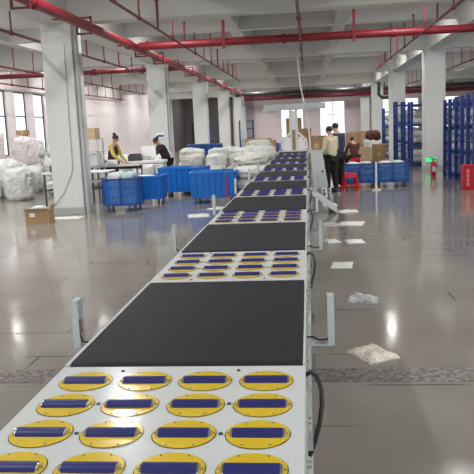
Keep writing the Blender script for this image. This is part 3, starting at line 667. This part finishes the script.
carton((-8.45, 20.2, 1.70), .2, .34, .26, .16, 'small brown carton on top of the pink sack heap', 'carton', False)
carton((2.23, 28.9, 0), .0, .56, .5, .66, 'brown carton with round mark, left of the pair', 'carton2')
carton((2.88, 29.3, 0), -.05, .52, .5, .74, 'brown carton with round marks, right of the pair', 'carton')
carton((1.95, 30.8, .0), .1, .62, .5, .72, 'brown carton standing behind the left of the pair', 'carton')
carton((1.95, 30.8, .73), .0, .62, .45, .5, 'brown carton stacked high behind the seated person', 'carton', True)
sack('woven_sack', (2.75, 30.9, 0), .1, (.85, .7, .95), 81, 'stand', 'sack2', 'grey sack behind the right brown carton', None)
sack('woven_sack', (2.8, 30.9, .86), .1, (.62, .5, .46), 82, 'lie', 'brown', 'dark patterned bundle on the grey sack behind the cartons', None)
o = MB().box(-.18, .18, -.15, .15, 0, .5).build('carton_box', 'carton', None, (.78, 27.0, .0), .1, bevel=.006); tag(o, 'narrow brown carton on the floor beyond the standing men', 'box')
for i, (x, y, z, W_, H_) in enumerate([(.45, 40, 0, 1.2, 1.0), (1.3, 44, 0, 1.3, .9), (3.4, 45, 0, 1.5, 1.1), (-.6, 46, 0, 1.6, 1.4), (4.9, 45, 0, 1.2, 1.5), (-3.2, 44, 0, 1.8, .9), (-.9, 46, 1.401, 1.0, .7)]):
    carton((x, y, z), 0, W_, .8, H_, ['pallet box of goods in the far distance behind the gantry', 'wide brown carton far away beyond the standing men', 'wide brown carton far away between the right columns', 'tall brown carton directly beyond the gantry masts', 'tall brown carton far away behind the blue racks', 'low brown carton far away left of the conveyor', 'brown carton stacked on the tall one beyond the gantry'][i], R.choice(['carton', 'carton2']))

# ---------------------------------------------------------------- tables and equipment on the left
def table(nm, loc, rz, W, D, H, label, top='desk', leg='dgrey', t=.03, lw=.035, shelf=False):
    e = empty(nm, label, 'table', loc, rz)
    MB().box(-W/2, W/2, -D/2, D/2, H-t, H).build('table_top', top, e, bevel=.004)
    for x in (-W/2+.03, W/2-.03-lw):
        for y in (-D/2+.03, D/2-.03-lw): MB().box(x, x+lw, y, y+lw, 0, H-t).build('leg', leg, e)
    if shelf: MB().box(-W/2+.04, W/2-.04, -D/2+.04, D/2-.04, H*.45, H*.45+.02).build('shelf', leg, e)
    else: MB().box(-W/2+.065, W/2-.065, D/2-.06, D/2-.04, H-.12, H-t).build('apron', leg, e)
    return e
table('work_table', (-5.55, 16.45, 0), 0, 1.62, .7, .78, 'dark-legged work table standing behind the first left column', 'white', shelf=True)
table('packing_table', (-5.05, 18.05, 0), 0, 1.30, .6, .82, 'packing table with pinkish top in front of the mustard-sleeved woman', 'desk')
table('packing_table', (-4.5, 18.95, 0), 0, 1.15, .6, .88, 'white packing table in front of the bent woman in dark clothes', 'white', 'white', .07, .10)
o = MB().box(-.06, .06, -.05, .05, 0, .12).build('red_box', 'stoolred', None, (-6.10, 16.25, .78), .2, bevel=.004); tag(o, 'small red box on the table left of the first column', 'box')
o = MB().cyl((0, 0, 0), (0, 0, .16), .05, 12).build('tape_roll', 'dgrey', None, (-6.25, 16.5, .78)); tag(o, 'dark cylinder on the table behind the red box', 'container')
e = empty('printer', 'black label printer on the white packing table', 'printer', (-4.75, 18.9, .88), .1)
MB().box(-.19, .19, -.16, .16, 0, .16).build('body', 'dgrey', e, bevel=.02); MB().box(-.15, .15, -.12, .12, .16, .19).build('lid', 'black', e)
e = empty('monitor', 'white computer screen on the white packing table, facing the bent woman', 'monitor', (-4.42, 19.12, .88), .1)
MB().box(-.2, .2, -.015, .015, .10, .38).build('screen', 'white', e, bevel=.005); MB().box(-.03, .03, -.01, .03, .02, .12).build('stand', 'pvc', e); MB().box(-.1, .1, -.08, .08, 0, .02).build('foot', 'pvc', e)
# shelf with machine next to the first column
e = empty('shelf_rack', 'grey steel shelf with a machine, directly right of the first column', 'rack', (-5.52, 17.3, 0))
for x in (-.3, .27):
    for y in (-.25, .22): MB().box(x, x+.03, y, y+.03, 0, 1.55).build('upright', 'pvc', e)
for z in (.45, .85, 1.2, 1.52): MB().box(-.3, .3, -.25, .25, z, z+.025).build('shelf_board', 'pvc', e)
o = MB().box(-.24, .24, -.2, .2, 0, .28).box(-.18, .10, -.215, -.2, .05, .22).build('label_machine', 'frame', None, (-5.52, 17.3, .876), bevel=.01); tag(o, 'grey boxy machine on the shelf right of the first column', 'machine')
carton((-5.54, 17.3, 1.546), 0, .50, .42, .26, 'tan carton on top of the grey shelf by the first column', 'carton2', False)
sack('woven_sack', (-5.15, 17.95, .82), .0, (.30, .3, .16), 83, 'lie', 'sack', 'small white parcel on the pinkish packing table', None)
o = MB().box(-.45, .45, -.30, .3, .0, .5).build('plastic_crate', 'binblue2', None, (-5.0, 18.0, .0), 0, bevel=.01); o.scale = (1, .6, 1); tag(o, 'dark blue crate beneath the pinkish packing table', 'crate')
carton((-4.25, 16.75, 0), .1, .3, .25, .14, 'flat brown carton on the floor by the scuffed bin', 'carton', False) if False else None

# ---------------------------------------------------------------- racks on the right
def rack(x0, y0, L, D, H, label, fillseed, nb=3):
    e = empty('storage_rack', label, 'rack', (x0, y0, 0), 0, 'blue steel racks full of bagged goods')
    t = .085; n = max(1, round(L/1.1))
    for i in range(n+1):
        for yy in (0, D-t): MB().box(i*L/n, i*L/n+t, yy, yy+t, 0, H).build('upright', 'rack', e)
        br = MB()
        z = .25
        while z < H-.3: br.bar((i*L/n+t/2, t, z), (i*L/n+t/2, D-t, z+.25), .02); br.box(i*L/n+.015, i*L/n+.045, t, D-t, z-.012, z+.012); z += .42
        br.build('cross_brace', 'rack', e)
    zs = [.12+k*(H-.25)/nb for k in range(nb+1)]
    for z in zs: MB().box(t, L, .01, D-.01, z-.05, z).build('shelf_board', 'rack', e)
    rr = random.Random(fillseed); lev = ['bottom', 'second', 'third', 'top']
    nm = label.split(',')[0]
    for k in range(nb):
        hh = zs[k+1]-zs[k]-.07
        cnt = int((L-t)/.42)
        for c_ in range(cnt):
            for l in range(2):
                h2 = hh*.46
                sack('goods_bag', (x0+t+.23+c_*(L-t-.04)/cnt, y0+D/2, zs[k]+l*h2*.9), rr.uniform(-.12, .12), (.40, .50, round(h2*1.02, 3)), 90+rr.randrange(4), 'lie', rr.choice(['sack', 'sack2', 'mail_grey']),
                     'bag in rack %s, %s shelf, %s, %s from left' % (nm.replace('blue steel rack ', '').replace('closest to the fire extinguisher', 'by the extinguisher').replace('midway between the right columns', 'midway between columns').replace('seen at the middle column', 'near middle column').replace('narrow blue steel rack beside the slim white pole', 'beside slim pole'), lev[k], ('lower', 'upper')[l], ORD[c_]), 'bags of goods on the blue racks')
    return e
rack(3.90, 17.15, 2.1, .80, 2.25, 'blue steel rack nearest the camera, behind the red cabinet', 1)
rack(3.88, 18.45, 2.1, .80, 2.22, 'blue steel rack second nearest, on the right side', 2)
rack(3.82, 19.70, 2.1, .80, 2.18, 'blue steel rack closest to the fire extinguisher, right side', 3)
rack(3.62, 25.4, 2.2, .8, 2.3, 'blue steel rack just behind the first right column, with bags', 4)
rack(3.55, 26.8, 2.2, .8, 2.35, 'blue steel rack midway between the right columns', 5)
rack(3.45, 28.3, 2.2, .8, 2.4, 'blue steel rack seen at the middle column, with dark bags', 6)
rack(3.25, 31.0, 1.1, .62, 2.2, 'narrow blue steel rack beside the slim white pole', 7, )
# racks in the dark room
for i, (x, y) in enumerate(((-6.9, 48.5), (-4.6, 47.0))):
    e = empty('blue_trolley_rack', ['tall blue frame rack far off between left columns', 'tall blue frame rack far off by the dark bay corner'][i], 'rack', (x, y, 0))
    for a in (0, .9):
        for b in (0, .5): MB().box(a, a+.07, b, b+.07, 0, 2.1).build('upright', 'rack', e)
    for z in (.3, .9, 1.5, 2.0): MB().box(.07, .9, 0, .57, z, z+.06).build('shelf_board', 'rack', e)

# ---------------------------------------------------------------- red cabinet, extinguisher, signs, stool
e = empty('fire_cabinet', 'red metal fire extinguisher cabinet on the floor at the right edge', 'cabinet', (3.80, 16.75, 0))
MB().box(-.24, .24, -.14, .14, 0, .56).build('cabinet_body', 'stoolred', e, bevel=.01); MB().box(-.25, .25, -.15, .15, .56, .58).build('lid', 'stoolred', e, bevel=.004)
tx = MB()
for i in range(4):
    z = .44-i*.10; x0 = -.17
    tx.box(x0, x0+.07, -.1435, -.1405, z+.028, z+.036).box(x0+.03, x0+.038, -.1435, -.1405, z-.03, z+.05).box(x0, x0+.07, -.1435, -.1405, z-.005, z+.003).box(x0+.005, x0+.065, -.1435, -.1405, z-.03, z-.022)
tx.build('lettering', 'white', e)
e = empty('fire_extinguisher', 'red fire extinguisher standing before the first right column', 'extinguisher', (3.66, 21.1, 0))
MB().lathe([(.0, 0), (.075, 0), (.08, .02), (.08, .36), (.06, .42), (.03, .45), (.03, .47), (0, .47)], n=20).build('cylinder', 'stoolred', e)
MB().box(-.02, .02, -.02, .02, .47, .53).bar((0, 0, .52), (-.12, 0, .56), .02).bar((0, 0, .49), (-.11, 0, .50), .015).build('valve_handle', 'black', e)
MB().tube([(.02, 0, .50), (.09, 0, .48), (.11, 0, .38), (.10, 0, .22)], .012, 8).build('hose', 'black', e); MB().box(-.05, .05, -.083, -.077, .14, .28).build('label_panel', 'white', e)
def exitsign(loc, lab):
    e = empty('exit_sign', lab, 'sign', loc)
    MB().box(-.18, .18, -.03, 0, -.075, .075).build('case', 'white', e); MB().box(-.17, .17, -.034, -.0301, -.065, .065).build('sign_face', 'green', e)
    f = MB(); f.ball((-.05, -.036, .035), .012, .003, .012, 8, 6); f.bar((-.05, -.036, .02), (-.055, -.036, -.015), .018, .004)
    f.bar((-.055, -.036, -.015), (-.035, -.036, -.05), .011, .004); f.bar((-.055, -.036, -.015), (-.09, -.036, -.04), .011, .004); f.bar((-.05, -.036, .015), (-.02, -.036, .0), .009, .004); f.bar((-.05, -.036, .015), (-.08, -.036, .0), .009, .004)
    f.bar((.02, -.036, 0), (.12, -.036, 0), .018, .004); f.bar((.02, -.036, 0), (.05, -.036, .03), .012, .004); f.bar((.02, -.036, 0), (.05, -.036, -.03), .012, .004); f.build('pictogram', 'white', e)
exitsign((4.05, 23.885, .32), 'green glowing exit sign low on the first right column')
exitsign((3.6, 30.9, .55), 'green glowing exit sign low beside the narrow blue rack') if False else exitsign((4.0, 33.44, .32), 'green glowing exit sign low on the second right column')
# stool
def stool(loc, label, sc=1.0):
    e = empty('plastic_stool', label, 'stool', loc, .1, 'red plastic stools'); e.scale = (sc,)*3
    s = .145; b = .19; H = .44
    MB().box(-s, s, -s, s, H-.02, H).build('seat', 'stoolred', e, bevel=.012)
    for sx in (-1, 1):
        for sy in (-1, 1): MB().bar((sx*(s-.02), sy*(s-.02), H-.02), (sx*b, sy*b, 0), .05, .03).build('leg', 'stoolred', e)
    MB().box(-s-.01, s+.01, -s-.012, -s+.01, H-.11, H-.02).box(-s-.01, s+.01, s-.01, s+.012, H-.11, H-.02).box(-s-.012, -s+.01, -s, s, H-.11, H-.02).box(s-.01, s+.012, -s, s, H-.11, H-.02).build('apron', 'stoolred', e)
    MB().bar((-.165, -.165, .14), (.165, -.165, .14), .03).bar((-.165, .165, .14), (.165, .165, .14), .03).build('stretcher', 'stoolred', e)
stool((1.0, 17.45, 0), 'red plastic stool standing right of the two men')
stool((1.63, 25.0, 0), 'red plastic stool under the seated person')

# ---------------------------------------------------------------- parcels on the floor
def parcel(x, y, W, D, H, rz, m, label, seed):
    rr = Vector((seed*3.1, seed*1.7, 0)); n = 14; mb = MB(); vs = []
    for side in (1, 0):
        for j in range(n+1):
            for i in range(n+1):
                u, v = i/n*2-1, j/n*2-1; edge = max(abs(u), abs(v))
                h = H*(1-edge**4)*(.7+.5*noise.noise(Vector((u*1.8, v*1.8, 0))+rr))+.012*abs(noise.noise(Vector((u*4, v*4, 1))+rr))
                px = u*W/2*(1+.08*noise.noise(Vector((v*1.5, 0, 3))+rr)); py = v*D/2*(1+.08*noise.noise(Vector((u*1.5, 0, 5))+rr))
                vs.append((px, py, (.003+h) if side else .0005))
    k = (n+1)**2
    for j in range(n):
        for i in range(n):
            a = j*(n+1)+i; mb.f.append((a, a+1, a+n+2, a+n+1)); mb.f.append((k+a, k+a+n+1, k+a+n+2, k+a+1)); mb.sm += [True, True]
    bd = [i for i in range(n+1)]+[j*(n+1)+n for j in range(1, n+1)]+[n*(n+1)+i for i in range(n-1, -1, -1)]+[j*(n+1) for j in range(n-1, 0, -1)]
    for a, b in zip(bd, bd[1:]+bd[:1]): mb.f.append((b, a, k+a, k+b)); mb.sm.append(False)
    mb.v = vs
    o = mb.build('mailing_bag', m, None, (x, y, 0), rz); return tag(o, label, 'parcel', 'parcels lying on the floor')
parcel(.42, 4.93, .27, .33, .05, .55, 'mail_floral', 'floral printed white bag on the floor, nearest the terrazzo strip', 1)
parcel(.47, 6.50, .29, .22, .07, -.2, 'mail_grey', 'crumpled clear bag of grey goods on the floor', 2)
parcel(.36, 8.2, .25, .36, .02, -.1, 'mailer', 'flat white mailer on the floor between grey bag and smaller mailers', 3)
parcel(.62, 9.85, .26, .30, .02, .1, 'mailer', 'flat white mailer right of the third sensor bracket', 4)
parcel(.30, 9.9, .20, .26, .03, .3, 'mailer', 'small white mailer close to the conveyor foot', 5)
parcel(.32, 11.6, .34, .36, .03, .3, 'mail_grey', 'greyish mailer by the conveyor in the row before the slide', 6)
parcel(.68, 11.65, .42, .40, .03, -.2, 'mailer', 'white mailer on the right of the row before the slide', 7)
parcel(.72, 13.3, .36, .3, .03, .1, 'mailer', 'white mailer lying at the foot of the slide chute', 8)
parcel(.40, 14.5, .30, .4, .03, .1, 'mailer', 'white mailer behind the slide chute', 9)
parcel(-2.17, 13.35, .42, .5, .015, .2, 'mailer', 'flat white sheet on the floor in front of the strapped bin', 10)
parcel(-1.93, 14.5, .34, .45, .015, -.3, 'mailer', 'flat white sheet at the foot of the strapped bin', 11)
parcel(-6.55, 12.55, .5, .7, .10, .2, 'mailer', 'flattened white plastic bag on the floor at the left edge', 12)
parcel(-4.95, 13.6, .7, .4, .012, .1, 'mailer', 'white sheet lying at the foot of the first column', 13)

# ---------------------------------------------------------------- people
def skin_obj(name, chains, m, parent, sub=2):
    """chains: list of (points with radius); the first chain holds the root; later chains may start with an index of an existing vertex"""
    vs, es, rs, roots = [], [], [], []
    for ch in chains:
        prev = None
        for it in ch:
            if isinstance(it, int): prev = it; continue
            vs.append(it[0]); rs.append(it[1]); i = len(vs)-1
            if prev is None: roots.append(i)
            else: es.append((prev, i))
            prev = i
    me = bpy.data.meshes.new(name); me.from_pydata([tuple(v) for v in vs], es, []); me.update()
    o = bpy.data.objects.new(name, me); C.objects.link(o)
    sk = o.modifiers.new('skin', 'SKIN'); sk.use_smooth_shade = True
    layer = me.skin_vertices[0].data if me.skin_vertices else None
    if layer is None:
        bm = bmesh.new(); bm.from_mesh(me); bm.verts.layers.skin.verify(); bm.to_mesh(me); bm.free(); layer = me.skin_vertices[0].data
    for i, r in enumerate(rs):
        layer[i].radius = r if isinstance(r, tuple) else (r, r); layer[i].use_root = i in roots
    ss = o.modifiers.new('sub', 'SUBSURF'); ss.levels = sub; ss.render_levels = sub
    dg = bpy.context.evaluated_depsgraph_get(); nm = bpy.data.meshes.new_from_object(o.evaluated_get(dg)); bpy.data.objects.remove(o)
    nm.name = name
    for p in nm.polygons: p.use_smooth = True
    nm.materials.clear(); nm.materials.append(M[m])
    o = bpy.data.objects.new(name, nm); C.objects.link(o); o.parent = parent
    return o
def person(label, loc, rz, lean=.1, H=1.7, arms=None, top='cream', sleeves=None, bottom='blk', hair='short', head_pitch=.2, sit=False, legs=((.09, 0), (-.09, 0)), vest=None):
    e = empty('person', label, 'person', loc, rz); k = H/1.7; V = Vector
    ph = .50 if sit else .90
    pel = V((0, -.02 if not sit else 0, ph*k))
    ln = Matrix.Rotation(-lean, 3, 'X')      # local +Y is forward
    def up(d, x=0, f=0): return pel + ln @ V((x*k, f*k, d*k))
    waist, chest, shc, neck = up(.14), up(.32, 0, .005), up(.46), up(.54, 0, .01)
    hp = Matrix.Rotation(-(lean+head_pitch), 3, 'X')
    hc = neck + hp @ V((0, .03*k, .12*k)); crown = hc + hp @ V((0, -.01*k, .075*k)); chin = neck + hp @ V((0, .055*k, .05*k))
    sh = [up(.455, s*.17) for s in (-1, 1)]
    arms = arms or [((.24, .05, -.26), (.22, .22, -.44))]*2
    el = [sh[i]+V((s*(arms[i][0][0]-.17), arms[i][0][1], arms[i][0][2]))*k for i, s in ((0, -1), (1, 1))]
    wr = [sh[i]+V((s*(arms[i][1][0]-.17), arms[i][1][1], arms[i][1][2]))*k for i, s in ((0, -1), (1, 1))]
    hips = [pel+V((s*.09*k, 0, -.04*k)) for s in (-1, 1)]
    if sit:
        knees = [hips[i]+V((s*.08, .42, .0))*k for i, s in ((0, -1), (1, 1))]; ank = [kn+V((0, .03, -.40))*k for kn in knees]
        for a in ank: a.z = .07
    else:
        ank = [V((s*.10*k+legs[i][0]*0, legs[i][1]*k-.02, .08)) for i, s in ((0, -1), (1, 1))]
        knees = [(hips[i]+ank[i])/2+V((0, .03, 0)) for i in (0, 1)]
    # one continuous body
    ch = [[(pel, .12*k), (waist, .11*k), (chest, (.135*k, .11*k)), (shc, (.10*k, .085*k)), (neck, .05*k), (neck+hp @ V((0, .02*k, .055*k)), .062*k), (hc, (.080*k, .095*k)), (crown, (.055*k, .065*k))]]
    base = 8
    idx = base
    for i in (0, 1):
        ch.append([3, (sh[i], .055*k), ((sh[i]+el[i])/2, .048*k), (el[i], .040*k), (wr[i], .027*k), (wr[i]+(wr[i]-el[i]).normalized()*.05*k, (.034*k, .022*k))]); idx += 5
    for i in (0, 1):
        ch.append([0, (hips[i], .085*k), ((hips[i]*.5+knees[i]*.5), .075*k), (knees[i], .055*k), ((knees[i]*.6+ank[i]*.4), .054*k), (ank[i], .036*k)])
    # nose, ears
    ch.append([(hc+hp @ V((0, .07, .0))*k, .016*k), (hc+hp @ V((0, .105, -.018))*k, .011*k)])
    for s in (-1, 1): ch.append([(hc+hp @ V((s*.068, -.005, .012))*k, .013*k), (hc+hp @ V((s*.084, -.012, -.012))*k, .012*k)])
    # fingers: rooted inside the palm
    for i, s in ((0, -1), (1, 1)):
        d = (wr[i]-el[i]).normalized(); sd = d.cross(V((0, 0, 1))); sd = sd.normalized() if sd.length > .1 else V((1, 0, 0)); nrm = sd.cross(d).normalized()
        p0_ = wr[i]+d*.05*k
        for q, ln_ in enumerate((.062, .072, .068, .052)):
            b_ = p0_+sd*(q-1.5)*.019*k
            ch.append([(b_, .009*k), (b_+d*ln_*.55*k-nrm*.006*k, .0085*k), (b_+d*ln_*k-nrm*.024*k, .007*k)])
        b_ = wr[i]+d*.015*k+sd*s*-.02*k
        ch.append([(b_, .010*k), (b_+sd*s*-.025*k+d*.025*k, .0095*k), (b_+sd*s*-.03*k+d*.055*k-nrm*.01*k, .0075*k)])
    skin_obj('body', ch, 'skin', e)
    for s in (-1, 1):
        MB().ball(hc+hp @ V((s*.03, .083, .008))*k, .012*k, .008*k, .009*k, 8, 6).build('eye', 'blk', e)
    MB().ball(hc+hp @ V((0, .088, -.048))*k, .024*k, .006*k, .006*k, 8, 6).build('mouth', 'brown', e)
    # hair cap
    mb = MB(); mb.ball(hc+hp @ V((0, -.024, .032))*k, .086*k, .092*k, .082*k, 16, 10, hp)
    if hair == 'bun': mb.ball(hc+hp @ V((0, -.09, .11))*k, .05*k, .05*k, .045*k, 10, 8)
    if hair == 'tail': mb.ball(hc+hp @ V((0, -.12, .05))*k, .04*k, .05*k, .045*k, 10, 8)
    mb.build('hair', 'hair', e)
    # clothes
    g = .014*k
    tor = [(pel+V((0, 0, -.05*k)), .160*k), (waist, .150*k), (chest, (.172*k, .145*k)), (shc, (.135*k, .11*k)), (up(.505), .066*k)]
    def sleeve(i, full=True): return [(sh[i], .074*k), ((sh[i]+el[i])/2, .064*k), (el[i], .054*k), (wr[i]*.92+el[i]*.08, .042*k)]
    if sleeves and sleeves != top:
        skin_obj('vest', [tor], top, e)
        for i in (0, 1): skin_obj('sleeve', [[(shc+(sh[i]-shc)*.7, .078*k)]+sleeve(i)], sleeves, e)
    else:
        skin_obj('shirt', [tor, [3]+sleeve(0), [3]+sleeve(1)], top, e)
    legs_ = [[(pel+V((0, 0, .02*k)), .145*k)]]
    legs_ += [[0, (hips[i], .108*k), ((hips[i]+knees[i])/2, .100*k), (knees[i], .086*k), ((knees[i]+ank[i])/2, .080*k), (ank[i]+V((0, 0, .01)), .070*k)] for i in (0, 1)]
    skin_obj('trousers', legs_, bottom, e)
    for i in (0, 1):
        a = ank[i]; skin_obj('shoe', [[(V((a.x, a.y-.05*k, .045)), .042), (V((a.x, a.y+.06*k, .042)), .040), (V((a.x, a.y+.16*k, .034)), (.044, .030))]], 'dgrey', e, 1)
    return e
# local +Y forward; rz turns it
work = [((.22, .10, -.24), (.16, .34, -.36)), ((.22, .10, -.24), (.16, .34, -.36))]
person('person in mustard sleeves and dark vest, hair in a bun, working at table', (-5.30, 18.62, 0), -PI/2*.55-PI/2*.6, .12, 1.66, [((.20, .10, -.26), (.12, .30, -.44)), ((.20, .10, -.26), (.12, .30, -.44))], top='plum', sleeves='ylw', bottom='blk', hair='bun', head_pitch=.25)
person('person in dark clothes bent over the white packing table', (-4.02, 19.62, 0), PI/2+.45, .42, 1.60, [((.2, .18, -.2), (.12, .42, -.26)), ((.2, .18, -.2), (.12, .42, -.26))], top='plum', bottom='blk', hair='tail', head_pitch=.35)
person('person in cream shirt and black trousers standing beside the conveyor', (.54, 17.25, 0), .75, .04, 1.64, [((.22, .02, -.28), (.20, .16, -.46)), ((.22, .02, -.28), (.16, .24, -.36))], top='cream', bottom='blk', hair='short', head_pitch=.15, legs=((0, .05), (0, -.05)))
person('person in navy jacket standing close behind the cream shirted one', (.73, 17.72, 0), .75, .06, 1.72, [((.22, .02, -.28), (.21, .12, -.5)), ((.22, .02, -.28), (.21, .12, -.5))], top='navy', bottom='blk', hair='short', head_pitch=.25)
person('person in reddish brown jacket sitting on a stool by the cartons', (1.63, 25.0, 0), .3, .30, 1.62, [((.24, .16, -.2), (.16, .36, -.26)), ((.24, .16, -.2), (.16, .36, -.26))], top='brown', bottom='blk', hair='short', head_pitch=.35, sit=True)
